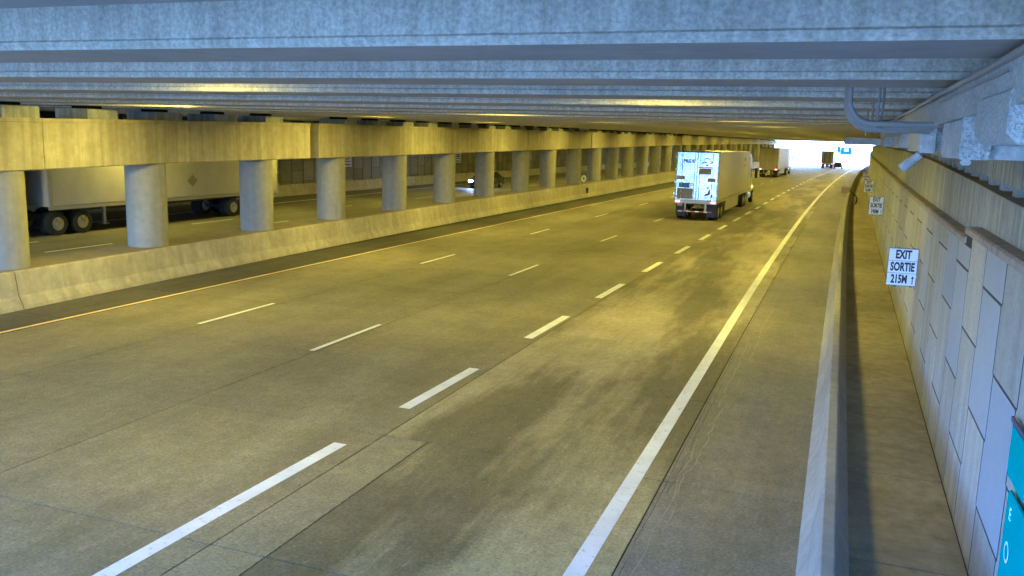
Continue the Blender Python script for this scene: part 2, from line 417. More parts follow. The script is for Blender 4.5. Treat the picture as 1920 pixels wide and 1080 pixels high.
# ------------------------------------------------------------------ median: barrier, columns, cap beams
mb = empty('median_barrier', P(-19.4,0,0), 0, 'long concrete median barrier with sloped foot beneath the round columns', 'barrier')
def mprof(s):
    x, z = xm(s), zm(s)
    return [(x,0),(x-.02,.09),(x-.15,.34),(x-.24,z-.03),(x-.28,z),(x-1.78,z),(x-1.82,z-.04),(x-1.82,0)]
def wsweep(name, prof, ss, mat, parent):
    o = sweep(name, prof, ss, mat); o.parent = parent; o.matrix_parent_inverse = Matrix.Translation(-parent.location); return o
bs = [-24, -8.2, 15.75, 39.8, 63.8, 87.8, 111.8, 135.8, 159.8, 183.8, 207.8, 260]
for a, b in zip(bs, bs[1:]):
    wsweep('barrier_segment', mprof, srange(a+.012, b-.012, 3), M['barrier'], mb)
wsweep('median_top', lambda s: [(xm(s)-.34, zm(s)+.004),(xm(s)-1.76, zm(s)+.004),(xm(s)-1.76, zm(s)+.012),(xm(s)-.34, zm(s)+.012)], srange(-24, 260, 3), M['median_top'], mb)
CS = [-.6, 4.9, 10.4, 16.1, 21.4, 27.05, 32.3, 38.1, 43.95, 49.8, 56.2, 62.1, 68.7, 75.0, 81.2, 87.6, 94.3, 100.8] + [107.2 + 6.4*i for i in range(20)]
def xc(s): return xm(s) - 1.02
colmesh = MB().cyl((0,0), .61, 0, 1, 'z', 40).mesh('column', M['column'], True)
seen = [s for s in CS if s > 15]
for s in CS:
    if s > S1 - 2: continue
    o = put('column', colmesh, None, P(xc(s), s, zm(s)+.008)); o.scale.z = capb(s) - zm(s) - .010
    if s in seen and seen.index(s) < 15:
        n = seen.index(s)
        lab = 'round concrete column cut by the left edge of the picture' if n == 0 else f'{ordinal(n)} round concrete column from the left under the yellow-lit beam'
    elif s < 15: lab = 'round concrete column on the median out of frame beside the camera'
    else: lab = 'distant round concrete column on the median behind the parked row of nearer columns'.replace('parked row of ', '')
    tag(o, lab, 'column', 'round columns on the median')
# cap beams, one for each run of columns
GS = [5.42 + 2.75*k for k in range(-3, 82)]     # girder centres
GS = [s for s in GS if s < S1]
runs = [(S0, 29.72), (30.32, 71.25), (71.55, 113.0), (113.25, 154.6), (154.85, S1)]
names = ['nearest yellow-lit concrete cap beam above the left columns', 'second concrete cap beam beyond the wide gap at the left', 'third concrete cap beam behind the white trailer top', 'fourth concrete cap beam above the beige trailer', 'farthest concrete cap beam beside the bright tunnel exit']
for (a, b), lab in zip(runs, names):
    c0 = P(xc((a+b)/2), (a+b)/2, 0)
    e = empty('cap_beam', c0, 0, lab, 'beam', 'cap beams on the median columns')
    cuts = [a, 17.0, b] if a < 17 < b else [a, b]
    for u, v in zip(cuts, cuts[1:]):
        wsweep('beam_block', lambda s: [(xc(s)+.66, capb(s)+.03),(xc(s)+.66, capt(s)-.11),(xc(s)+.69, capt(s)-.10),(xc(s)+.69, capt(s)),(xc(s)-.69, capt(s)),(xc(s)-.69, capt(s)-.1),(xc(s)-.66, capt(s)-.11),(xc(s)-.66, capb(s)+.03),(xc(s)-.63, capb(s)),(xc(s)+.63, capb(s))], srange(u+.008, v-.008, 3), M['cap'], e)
    for gs in GS:
        if a + .6 < gs < b - .6 or (a == S0 and gs < a + .6 and gs > a):
            o = MB().box(-.60,.60,-.55,.55, 0, soff(gs)-capt(gs)-.09).build('bearing_block', M['abut'], e, P(xc(gs), gs, capt(gs)) - c0)
            MB().box(-.3,.3,-.25,.25, soff(gs)-capt(gs)-.09, soff(gs)-capt(gs)).build('bearing_pad', M['joint'], o)
    if a > 0 and a < 100:      # dark joint filler set back between neighbouring cap beams
        pass

# ------------------------------------------------------------------ roof: girders and deck
gh = 1.15
gm = MB()
prof = [(-.5,.02),(-.48,0),(.48,0),(.5,.02),(.5,.055),(.485,.07),(.485,gh),(-.485,gh),(-.485,.07),(-.5,.055)]
n = len(prof); vs = []
xsec = [-40.2, -20.35, 3.0]
vs = [(-40.2, p[0], p[1]) for p in prof] + [(3.0, p[0], p[1]) for p in prof]
fs = [tuple(range(n)), tuple(range(2*n-1, n-1, -1))]; gm.add(vs, fs + [(i, n+i, n+(i+1) % n, (i+1) % n) for i in range(n)])
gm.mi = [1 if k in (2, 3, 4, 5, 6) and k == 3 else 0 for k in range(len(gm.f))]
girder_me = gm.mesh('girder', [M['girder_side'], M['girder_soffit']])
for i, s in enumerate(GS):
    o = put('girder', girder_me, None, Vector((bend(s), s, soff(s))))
    vis = [g for g in GS if g > 4]
    if s > 4 and vis.index(s) < 5:
        lab = ['nearest blue-lit concrete roof girder along the top edge of the picture', 'second concrete roof girder from the top, lit blue', 'third concrete roof girder from the top of the picture', 'fourth concrete roof girder from the top of the picture', 'fifth concrete roof girder from the top of the picture'][vis.index(s)]
    elif s <= 4: lab = 'concrete roof girder above the top edge of the picture'
    else: lab = 'distant concrete roof girder spanning the road in the closely stacked far rows'
    tag(o, lab, 'girder', 'roof girders across the road')
deck = tag(sweep('deck', lambda s: [(-41, soff(s)+gh),(3.2, soff(s)+gh),(3.2, soff(s)+gh+.4),(-41, soff(s)+gh+.4)], srange(S0-.3, S1+.3, 6), M['deck']), kind='structure')

# ------------------------------------------------------------------ right side: barrier, apron, panel wall, abutment
rb = empty('kerb_barrier', P(0,0,0), 0, 'low concrete barrier with sloped faces along the right shoulder', 'barrier')
def rprof(s):
    return [(-.06,0),(-.06,.05),(.06,.28),(.145,.80),(.165,.82),(.275,.82),(.295,.80),(.36,.28),(.49,.05),(.49,0)]
rs = [-24, -2.15, 9.85, 21.85, 33.85, 45.85, 57.85, 69.85, 81.85, 93.85, 117.85, 141.85, 165.85, 189.85, 213.85, 260]
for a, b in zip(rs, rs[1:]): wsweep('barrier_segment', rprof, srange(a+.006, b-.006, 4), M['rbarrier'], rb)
ap = tag(sweep('apron', lambda s: [(.2,-.02),(2.4,-.02)], srange(-40, 260, 6), M['joint'], closed=False), kind='structure')
for k in range(-4, 24):
    s = 13.02 + 2.97*k
    m = MB(); q = [P(.44, s+.014, .006), P(xw(s)-.02, s+.014, .006), P(xw(s+2.97)-.02, s+2.956, .006), P(.44, s+2.956, .006)]
    m.add(q + [v - Vector((0,0,.03)) for v in q], [(0,1,2,3),(0,4,5,1),(1,5,6,2),(2,6,7,3),(3,7,4,0)])
    m.build('slab', M['apron'], ap)
sweep('far_apron', lambda s: [(.44,.005),(xw(s)-.02,.005)], srange(13.02+2.97*24, 260, 6), M['apron'], ap, closed=False)
wall = empty('panel_wall', P(1.75,0,0), 0, 'retaining wall of interlocking pale concrete panels along the right side', 'wall')
def wtop(s): return 3.62 if s < 13.62 else interp(s, [13.6, 26, 42, 63, 200], [3.47, 3.51, 3.64, 3.84, 4.4])
wsweep('shade_backing', lambda s: [(xw(s)+.004,-.1),(xw(s)+.004,wtop(s)-.10),(xw(s)+.16,wtop(s)-.10),(xw(s)+.16,-.1)], srange(S0, 13.61, 4), M['wall_gap'], wall)  # almost flush with the panels; joint shade comes from its dark colour
wsweep('shade_backing', lambda s: [(xw(s)+.004,-.1),(xw(s)+.004,wtop(s)-.10),(xw(s)+.16,wtop(s)-.10),(xw(s)+.16,-.1)], srange(13.63, 68.3, 4), M['wall_gap'], wall)
PW, PH, PS = 1.38, 1.515, 8.92
def panel_obj(s, wd, z0, z1, mid, mat, parent, side=1, xf=xw, jog=.05, depth=.012, dz=0):
    """panel with edges that step sideways at mid height, so neighbours interlock; its face is proud of the backing"""
    g2, gz = .034, .017
    L = []; Rr = []
    if z0 < mid < z1:
        L = [(s+g2-jog/2, z0+gz),(s+g2-jog/2, mid-.02),(s+g2+jog/2, mid+.02),(s+g2+jog/2, z1-gz)]
        Rr = [(s+wd-g2+jog/2, z0+gz),(s+wd-g2+jog/2, mid-.02),(s+wd-g2-jog/2, mid+.02),(s+wd-g2-jog/2, z1-gz)]
    else:
        e = -jog/2 if z1 <= mid else jog/2
        L = [(s+g2+e, z0+gz),(s+g2+e, z1-gz)]; Rr = [(s+wd-g2-e, z0+gz),(s+wd-g2-e, z1-gz)]
    ring = L + Rr[::-1]
    cs, cz = s+wd/2, (z0+z1)/2
    inn = ring
    n = len(ring); m = MB()
    off = P(xf(cs), cs, 0)
    def pt(a, b, d): return P(xf(a)+side*d, a, b) - off
    vs = [pt(a,b,depth) for a,b in ring] + [pt(a,b,0) for a,b in inn]
    fs = [tuple(range(n, 2*n))] + [(i,(i+1)%n,n+(i+1)%n,n+i) for i in range(n)]
    m.add(vs, fs); return m.build('panel', mat, parent, loc=off - parent.location)
blue = {(1,1),(3,1),(3,2),(0,1),(4,2),(1,2)}
for k in range(-10, 43):
    s = PS + PW*k; top = wtop(s+PW/2) - .10
    off = .77 if k % 2 == 0 else 1.53
    cuts = [-.05, off, off+PH, off+2*PH]
    cuts = [c for c in cuts if c < top-.12] + [top]
    mids = [off-PH/2 + PH*j for j in range(4)]
    for j, (a, b) in enumerate(zip(cuts, cuts[1:])):
        mat = M['panel_blue'] if (k, j) in blue or (k > 5 and random.random() < .05) else M['panel']
        panel_obj(s, PW, a, b, mids[j], mat, wall)
wsweep('far_wall_face', lambda s: [(xw(s),-.05),(xw(s),wtop(s)-.1),(xw(s)+.16,wtop(s)-.1),(xw(s)+.16,-.05)], srange(PS+PW*43+.01, S1+1, 6), M['wall_far'], wall)
def cope(a, b):
    wsweep('coping', lambda s: [(xw(s)-.03,wtop(s)-.095),(xw(s)-.03,wtop(s)-.02),(xw(s),wtop(s)),(xw(s)+.17,wtop(s)),(xw(s)+.17,wtop(s)-.095)], srange(a+.01, b-.01, 4), M['coping'], wall)
cb = [S0, 1.2, 7.4, 13.61]
for a, b in zip(cb, cb[1:]): cope(a, b)
for a, b in zip(srange(13.62, S1, 12.2), srange(13.62, S1, 12.2)[1:]): cope(a, b)
ab = empty('abutment', P(2.4,0,0), 0, 'stepped concrete abutment wall with bearing ledge above the right panel wall', 'wall')
def ledge(s): return interp(s, [0, 10.9, 13.7, 16.8, 23.3, 32, 60, 120, 228], [3.75, 4.05, 4.15, 4.25, 4.43, 4.58, 4.82, 5.1, 5.35])
jt = [S0, 2.5, 9.5, 16.5, 23.5, 30.5, 44.5, 58.5, 90, 130, 165, S1]
for a, b in zip(jt, jt[1:]):
    wsweep('stem', lambda s: [(xw(s)+.18,.5),(xw(s)+.18,ledge(s)),(xw(s)+1.5,ledge(s)),(xw(s)+1.5,.5)], srange(a+.006, b-.006, 3), M['abut'], ab)
    wsweep('ledge_top', lambda s: [(xw(s)+.170,ledge(s)+.002),(xw(s)+.170,ledge(s)+.020),(xw(s)+1.09,ledge(s)+.020),(xw(s)+1.09,ledge(s)+.002)], srange(a+.006, b-.006, 3), M['coping'], ab)
    wsweep('back_wall', lambda s: [(xw(s)+.30,ledge(s)+.13),(xw(s)+.30,soff(s)+gh-.01),(xw(s)+1.0,soff(s)+gh-.01),(xw(s)+1.0,ledge(s)+.13)], srange(a+.006, b-.006, 3), M['abut'], ab)
wsweep('added_rear_block', lambda s: [(xw(s)+1.02,ledge(s)+.024),(xw(s)+1.02,soff(s)+gh-.012),(xw(s)+1.7,soff(s)+gh-.012),(xw(s)+1.7,ledge(s)+.024)], srange(S0, S1, 4), M['abut'], ab)  # solid added behind the ledge pockets to keep daylight out
for k in range(0, 80):
    s = 8.2 + 1.03*k
    if s > 92: break
    MB().box(.01,.40,-.11,.11,-.02,.115).build('bearing_block', M['abut'], ab, P(xw(s)+.30, s, ledge(s)+.013) - ab.location, head(s))

# ------------------------------------------------------------------ far side wall of the opposite carriageway
ow = empty('far_panel_wall', P(-39,0,0), 0, 'dim retaining wall of staggered concrete panels beyond the opposite carriageway', 'wall')
def xo(s): return -39.3 - .012*max(0, s-40)
wsweep('shade_backing', lambda s: [(xo(s)-.08,-.1),(xo(s)-.08,soff(s)+gh),(xo(s)-.6,soff(s)+gh),(xo(s)-.6,-.1)], srange(S0, S1, 6), M['wall_gap'], ow)
for k in range(0, 62):
    s = 38.0 + 1.5*k
    off = .15 if k % 2 == 0 else .95
    cuts = [-.05] + [off+1.6*j for j in range(0, 4) if off+1.6*j > .3]
    for j, (a, b) in enumerate(zip(cuts, cuts[1:])):
        if b < .9: continue
        panel_obj(s, 1.5, a, b, -9, M['wb_panel'], ow, side=-1, xf=xo, depth=.085)
wsweep('wall_face', lambda s: [(xo(s),-.05),(xo(s),5.0),(xo(s)-.07,5.0),(xo(s)-.07,-.05)], srange(S0, 37.98, 6), M['wb_panel'], ow)
wsweep('wall_face', lambda s: [(xo(s),-.05),(xo(s),5.0),(xo(s)-.07,5.0),(xo(s)-.07,-.05)], srange(38+1.5*62+.02, S1, 6), M['wb_panel'], ow)
ob = tag(sweep('far_barrier', lambda s: [(xo(s)+1.15,0),(xo(s)+1.05,.3),(xo(s)+.95,.82),(xo(s)+.7,.82),(xo(s)+.6,0)], srange(-20, 230, 5), M['barrier']), 'low concrete barrier at the foot of the far panel wall', 'barrier')

# ------------------------------------------------------------------ tunnel lamps between the girders
lm = bpy.data.lights.new('sodium_lamp', 'AREA')
lm.shape = 'RECTANGLE'; lm.size = .7; lm.size_y = .35; lm.energy = LAMP_W; lm.color = LAMP_COL; lm.spread = R(175)
lm2 = lm.copy(); lm2.energy = LAMP_W * 2.0
lm3 = lm.copy(); lm3.energy = LAMP_W * 1.75
lm5 = lm.copy(); lm5.energy = LAMP_W * .85
lm6 = lm.copy(); lm6.energy = LAMP_W * .30
lm4 = lm.copy(); lm4.energy = LAMP_W * 2.3
hb = MB().rbox(-.42,.42,-.22,.22,.02,.20,.05,'z').mesh('housing', M['lamp_body'])
hl = MB().box(-.36,.36,-.18,.18,.0,.018).mesh('lens', M['lamp_lens'])
hr = MB().cyl((0,0),.015,.20,.95,'z',8).mesh('hanger_rod', M['steel'])
def lamp(x, s, group, lab, light, tilt=0):
    z = soff(s) + .14
    e = empty('tunnel_lamp', P(x, s, z), 0, lab, 'lamp', group)
    put('housing', hb, e); put('lens', hl, e); put('hanger_rod', hr, e)
    o = bpy.data.objects.new('lamp_light', light); col.objects.link(o); o.parent = e; o.location = (0,0,-.03)
    e.rotation_euler.y = R(tilt)
bays = [(a+b)/2 for a, b in zip(GS, GS[1:])]
for i, s in enumerate(bays):
    if i % 4 == 1 and s > 11:
        lamp(-2.6, s, 'lamps over the right lane', 'sodium lamp hidden between girders over the right lane', lm3 if s > 16 else lm6)
    if i % 4 == 3 and s > 6:
        lamp(-16.2, s, 'lamps over the left lane', 'sodium lamp hidden between girders over the left lane', lm4, 14)
    if i % 4 == 0 and s > 6:
        lamp(-8.4, s, 'lamps over the middle lane', 'sodium lamp hidden between girders over the middle lane', lm if s > 12 else lm5)
    if i % 4 == 0 and s > 5:
        lamp(-30.0, s, 'lamps over the opposite carriageway', 'sodium lamp hidden between girders over the opposite carriageway', lm2)

# ------------------------------------------------------------------ text as mesh
def text_mesh(body, size, depth=.004, sx=1.0, bold=0):
    cu = bpy.data.curves.new('t', 'FONT'); cu.body = body; cu.size = size; cu.align_x = 'CENTER'; cu.align_y = 'CENTER'
    cu.extrude = depth/2; cu.offset = bold; cu.resolution_u = 3
    o = bpy.data.objects.new('t', cu); col.objects.link(o)
    dg = bpy.context.evaluated_depsgraph_get(); dg.update()
    me = bpy.data.meshes.new_from_object(o.evaluated_get(dg))
    bpy.data.objects.remove(o); bpy.data.curves.remove(cu)
    # stand the text up: x stays, y -> z, facing -y
    for v in me.vertices: v.co = Vector((v.co.x*sx, -v.co.z, v.co.y))
    me.update(); return me
def put_text(name, body, size, mat, parent, loc, rz=0, sx=1.0, bold=0, depth=.004):
    me = text_mesh(body, size, depth, sx, bold); me.materials.clear(); me.materials.append(mat)
    return put(name, me, parent, loc, rz)

# ------------------------------------------------------------------ ceiling duct, conduits and hangers on the right
du = empty('ceiling_duct', P(1.2,4,4.9), 0, 'large blue-grey fireproofed duct hanging under the girders at upper right', 'duct')
DO = du.location
dm = MB(); ss = srange(.6, 22.0, 1.0); rnd = random.Random(3); pr = []
for s in ss:
    w1, w2 = rnd.uniform(-.008,.008), rnd.uniform(-.01,.01)
    pr.append([(.80+w1, 4.90), (.80+w2, 5.13), (.84, 5.165), (1.72, 5.165), (1.72, 4.90)])
vs = [P(x, s, z)-DO for s, p in zip(ss, pr) for x, z in p]; n = 5
dm.add(vs, [(i*n+k, i*n+(k+1)%n, (i+1)*n+(k+1)%n, (i+1)*n+k) for i in range(len(ss)-1) for k in range(n)] + [tuple(range(n)), tuple(range((len(ss)-1)*n, len(ss)*n))])
dm.build('duct_body', M['fireproof'], du)
MB().tube([P(.785+rnd.uniform(-.012,.012), s, 5.155+rnd.uniform(-.010,.008))-DO for s in srange(.6, 21.5, .8)], .024, 8).build('top_conduit', M['pipe'], du, smooth=True)
MB().tube([P(.79, s, 5.085+rnd.uniform(-.005,.005))-DO for s in srange(5.2, 8.6, .5)], .010, 6).build('thin_cable', M['pipe'], du, smooth=True)
def dbox(name, x0, x1, s0, s1, z0, z1, mat, b=.03):
    c = P((x0+x1)/2, (s0+s1)/2, (z0+z1)/2)
    h = ((x1-x0)/2, (s1-s0)/2, (z1-z0)/2)
    return MB().rbox(-h[0], h[0], -h[1], h[1], -h[2], h[2], b, 'y').build(name, mat, du, c-DO)
o = dbox('access_box', .785, 1.9, 5.08, 6.2, 4.70, 5.03, M['fireproof'], .06)
MB().rbox(-.42,.42,-.61,-.56,-.12,.12,.04,'y').build('cover_plate', M['wrap'], o)
dbox('hanger_box', .80, 1.9, 7.0, 8.2, 4.605, 4.895, M['wrap'], .015)
dbox('hanger_strap', .795, .99, 6.93, 6.995, 4.60, 4.90, M['fireproof'], .01)
dbox('hanger_box', .80, 1.9, 10.5, 12.3, 4.645, 4.895, M['fireproof'], .015)
dbox('hanger_strap', .795, .95, 10.42, 10.495, 4.63, 4.90, M['wrap'], .01)
dbox('hanger_box', .80, 1.9, 14.2, 15.8, 4.69, 4.895, M['wrap'], .02)
dbox('hanger_box', .72, 1.8, 17.6, 19.0, 4.71, 4.895, M['fireproof'], .015)
dbox('junction_box', .02, .95, 20.0, 20.9, 4.745, 4.885, M['wrap'], .02)
dbox('bracket_ring', .81, .88, 6.95, 7.0, 4.56, 4.60, M['wrap'], .015)
ht = tag(MB().cyl((0,0), .055, -.12, .12, 'z', 14, r1=.045).build('hanging_tube', M['wrap'], smooth=True), 'short pale plastic tube dangling at an angle beneath the ceiling duct', 'tube')
ht.location = P(.73, 10.45, 4.535); ht.rotation_euler = (R(12), R(47), 0)
cp = empty('conduit_bundle', P(.3,9.5,5.2), 0, 'bundle of curved grey conduits dropping from the roof into the duct', 'conduit')
def arc_pipe(s, x, zt, zb, r, xe):
    pts = [(x, zt), (x, zb+r)] + [(x+r-r*math.cos(a), zb+r-r*math.sin(a)) for a in [math.pi/2*k/8 for k in range(1, 9)]] + [(xe, zb)]
    return [P(px, s, pz)-cp.location for px, pz in pts]
for s, x, zb, r, rad in [(9.15,.04,4.90,.24,.026),(9.4,.03,4.885,.25,.026),(9.65,.02,4.87,.26,.026),(9.9,.01,4.855,.27,.026)]:
    MB().tube(arc_pipe(s, x, 6.2, zb, r, .84), rad, 12).build('conduit', M['pipe'], cp, smooth=True)
for s, x, zt in [(9.3,.31,5.9),(9.35,.35,5.9),(12.1,.38,5.9),(12.4,.34,5.9),(14.9,.34,5.9)]:
    MB().tube([P(x, s, 4.86)-cp.location, P(x, s, zt)-cp.location], .013 if s < 18 else .016, 8).build('hanger_rod', M['pipe'], cp)

# ------------------------------------------------------------------ exit signs on the right wall
def exit_sign(s, dist, lab):
    e = empty('exit_sign', P(xw(s)-.34, s, 1.68), head(s)+R(4), lab, 'sign', 'exit distance signs along the right wall'); e.scale = (.94,1,.93)
    MB().box(-.325,.325,.0,.03,0,.90).build('backing_board', M['sign_edge'], e)
    for k, (t, sz, sx) in enumerate([(dist, .28, .56), ('SORTIE', .28, .58), ('EXIT', .28, .60)]):
        z0 = .012 + .295*k
        pl = MB().box(-.315,.312,-.012,.0,z0,z0+.285).build('sign_plate', M['sign_white'], e)
        put_text('lettering', t, sz, M['sign_ink'], pl, (-.05 if k == 0 else 0, -.0145, z0+.142), 0, sx, .011)
        if k == 0:
            MB().prism([(.232,.05),(.252,.05),(.252,.19),(.278,.19),(.242,.245),(.206,.19),(.232,.19)], -.0165, -.0125, 'y').build('arrow', M['sign_ink'], pl)
    for x in (-.12, .22):
        for z in (-.012, .90): MB().box(x-.03, x+.03, -.006, .05, z-.014, z+.014).build('clamp', M['sign_edge'], e)
    MB().box(.25,.36,.03,.06,.2,.26).build('bracket', M['steel'], e); MB().box(.25,.36,.03,.06,.65,.71).build('bracket', M['steel'], e)
for s, d, lab in [(20.7,'215M','white EXIT SORTIE 215M sign with up arrow, nearest on the right wall'),(43.0,'190M','white EXIT SORTIE 190M sign, second along the right wall'),(65.3,'165M','small white exit sign, third along the right wall'),(87.5,'140M','distant exit sign against the bright exit, fourth along the right wall')]:
    exit_sign(s, d, lab)
ts = empty('teal_wall_sign', P(xw(8.4)-.04, 8.3, 0), 0, 'teal blue sign panels fixed to the wall at the lower right corner', 'sign')
def teal(s0, s1, z0, z1):
    a, b = P(0,0,0), ts.location
    m = MB().rbox(-.02, .0, s0-8.3, s1-8.3, z0, z1, .05, 'x'); return m.build('sign_panel', M['teal'], ts)
p1 = teal(7.9, 8.64, 1.76, 2.22); MB().box(-.018,.0,-.3,.46,2.225,2.27).build('top_clip', M['sign_edge'], p1)
p2 = teal(7.55, 8.46, .62, 1.68)
me = text_mesh('E', .17, .004); me.materials.clear(); me.materials.append(M['sign_white'])
o = put('lettering', me, p2, (-.023, -.02, 1.50), R(-90))
rg = MB()
for k in range(24):
    a, b = 2*math.pi*k/24, 2*math.pi*(k+1)/24
    rg.add([(-.022,-.06+.10*math.cos(a),1.16+.10*math.sin(a)),(-.022,-.06+.10*math.cos(b),1.16+.10*math.sin(b)),(-.022,-.06+.065*math.cos(b),1.16+.065*math.sin(b)),(-.022,-.06+.065*math.cos(a),1.16+.065*math.sin(a))], [(0,1,2,3)])
rg.build('ring_mark', M['sign_white'], p2)
# signs on the far wall
for s, lab in [(63.3,'small white sign with dark symbol on the far wall between columns'),(85.5,'second small sign on the far wall behind the dark car'),(107.5,'third small sign on the far wall, farther along')]:
    e = empty('wall_sign', P(xo(s)+.45, s, 1.95), R(12), lab, 'sign', 'signs on the far wall')
    MB().box(-.33,.33,0,.03,0,1.0).build('sign_plate', M['sign_white'], e)
    MB().cyl((0,.76),.17,-.008,0,'y',18).build('round_symbol', M['sign_ink'], e)
    MB().cyl((0,.76),.09,-.012,-.008,'y',18).build('symbol_centre', M['sign_white'], e)
    MB().box(-.25,.25,-.006,0,.40,.48).build('text_bar', M['sign_red'], e); MB().box(-.25,.25,-.006,0,.12,.24).build('text_bar', M['sign_red'], e)
# ring marker and box on the median barrier
rk = empty('ring_marker', P(xm(70)-.5, 70, zm(70)+.012), 0, 'small pale ring marker standing on the median barrier', 'marker')
m = MB()
for k in range(20):
    a, b = 2*math.pi*k/20, 2*math.pi*(k+1)/20
    q = lambda t, r, y: (r*math.cos(t)*.7, y, .42+r*math.sin(t))
    m.add([q(a,.28,0),q(b,.28,0),q(b,.15,0),q(a,.15,0),q(a,.28,.06),q(b,.28,.06),q(b,.15,.06),q(a,.15,.06)], [(0,1,2,3),(4,7,6,5),(0,4,5,1),(3,2,6,7)])
m.build('ring', M['sign_white'], rk); MB().box(-.04,.04,.01,.05,0,.18).build('stand', M['steel'], rk)
bx = tag(MB().box(-.10,.06,-.16,.16,-.22,.22).box(.06,.075,-.12,.12,-.17,.17).build('outlet_box', M['frame_dark'], None, P(xm(70)-.14, 70, .56)), 'small dark box set into the face of the median barrier', 'box')
# bracket on the right barrier
bk = empty('pipe_bracket', P(.2, 82, .82), head(82), 'rusty box with bent pipe hooked over the right barrier', 'bracket')
MB().rbox(-.62,.12,-.10,.10,-.05,.48,.05,'y').build('box', M['coping'], bk)
MB().tube([(.1,0,.2),(.35,-1.5,.05),(.62,-3.5,-.1),(.72,-4.0,-.25),(.72,-4.1,-.55),(.60,-4.2,-.72)], .055, 8).build('bent_pipe', M['joint'], bk, smooth=True)

# ------------------------------------------------------------------ vehicles
tyre_me = MB().cyl((0,0),.50,-.14,.14,'x',24).mesh('tyre', M['tyre'], True)
rim_me = MB().cyl((0,0),.29,-.150,.150,'x',20).cyl((0,0),.12,-.19,.19,'x',12).mesh('rim', M['rim'], True)
def wheel(parent, x, y, r=.50, wdt=.28):
    e = bpy.data.objects.new('wheel', None); col.objects.link(e); e.parent = parent; e.location = (x, y, r); k = r/.5; e.scale = (wdt/.28, k, k)
    put('tyre', tyre_me, e); put('rim', rim_me, e); return e
def trailer(e, side, door, L=16.1, W=1.30, z0=1.12, z1=4.22, skirt=True, axles=(1.25, 2.55)):
    MB().rbox(-W, W, .06, L, z0+.12, z1, .05, 'y').build('trailer_body', side, e)
    for x in (-W-.012, W-.008): MB().box(x, x+.02, .04, L, z0-.02, z0+.12).build('bottom_rail', M['rail'], e)
    for x in (-W-.010, W-.006): MB().box(x, x+.016, .04, L, z1-.10, z1-.01).build('top_rail', M['rail'], e)
    for sx in (-1, 1): MB().box(sx*W-.05 if sx > 0 else -W-.02, sx*W+.02 if sx > 0 else -W+.05, -.01, .06, z0, z1+.01).build('corner_post', M['rail'], e)
    MB().box(-W, W, -.01, .06, z1-.06, z1+.012).build('rear_header', M['frame_dark'], e)
    sill = MB().box(-W, W, -.03, .10, z0-.08, z0+.14).build('rear_sill', M['rail'], e)
    for sx in (-1, 1):
        for k in range(3):
            MB().cyl((sx*(W-.14-.13*k), z0+.03), .05, -.055, -.03, 'y', 12).build('tail_light', M['tail'] if k < 2 else M['reflect_w'], sill)
    for sx in (-1, 1):
        d = MB().box(.02 if sx > 0 else -W+.07, W-.07 if sx > 0 else -.02, .0, .055, z0+.15, z1-.07).build('door', door, e)
        for x in (.16, .92):
            r = MB().cyl((sx*x, -.028), .018, z0+.10, z1-.08, 'z', 8).build('lock_rod', M['chrome'], d)
        for z in (z0+.5, z0+1.2, z0+2.0, z0+2.75):
            MB().box(sx*(W-.02)-.09, sx*(W-.02)+.02, -.03, .0, z-.04, z+.04).build('hinge', M['chrome'], d)
        MB().box(sx*.16-.03, sx*.16+.22*sx+.03, -.06, -.04, z0+1.05, z0+1.10).build('handle', M['chrome'], d)
    # underside
    MB().box(-.45,-.30,.2,L-1,z0-.22,z0-.02).box(.30,.45,.2,L-1,z0-.22,z0-.02).box(-W+.1,W-.1,.4,3.6,z0-.16,z0-.03).build('chassis', M['frame_dark'], e)
    for x in (-.62, .62): MB().box(x-.05, x+.05, .03, .09, .56, z0-.08).build('bumper_post', M['rail'], e)
    bu = MB().box(-1.08,1.08,.0,.08,.50,.60).build('rear_bumper', M['frame_dark'], e)
    for k in range(8): MB().box(-1.05+.2625*k, -1.05+.2625*k+.24, -.008, .0, .515, .585).build('reflector', M['reflect_w'] if k % 2 == 0 else M['reflect_r'], bu)
    for a in axles:
        for sx in (-1, 1):
            wheel(e, sx*1.12, a); wheel(e, sx*.80, a)
        MB().cyl((a, .5), .07, -1.0, 1.0, 'x', 10).build('axle', M['frame_dark'], e)
    for sx in (-1, 1): MB().box(sx*.96-.30, sx*.96+.30, axles[0]-.78, axles[0]-.76, .22, z0-.05).build('mud_flap', M['frame_dark'], e)
    if skirt:
        for sx in (-1, 1): MB().box(sx*W-.02, sx*W+.01, 4.0, 10.6, .42, z0-.025).build('side_skirt', side, e)
    for sx in (-1, 1):
        lg = MB().box(sx*.75-.06, sx*.75+.06, L-3.4, L-3.25, .28, z0-.02).box(sx*.75-.15, sx*.75+.15, L-3.5, L-3.15, .24, .29).build('landing_leg', M['rail'], e)
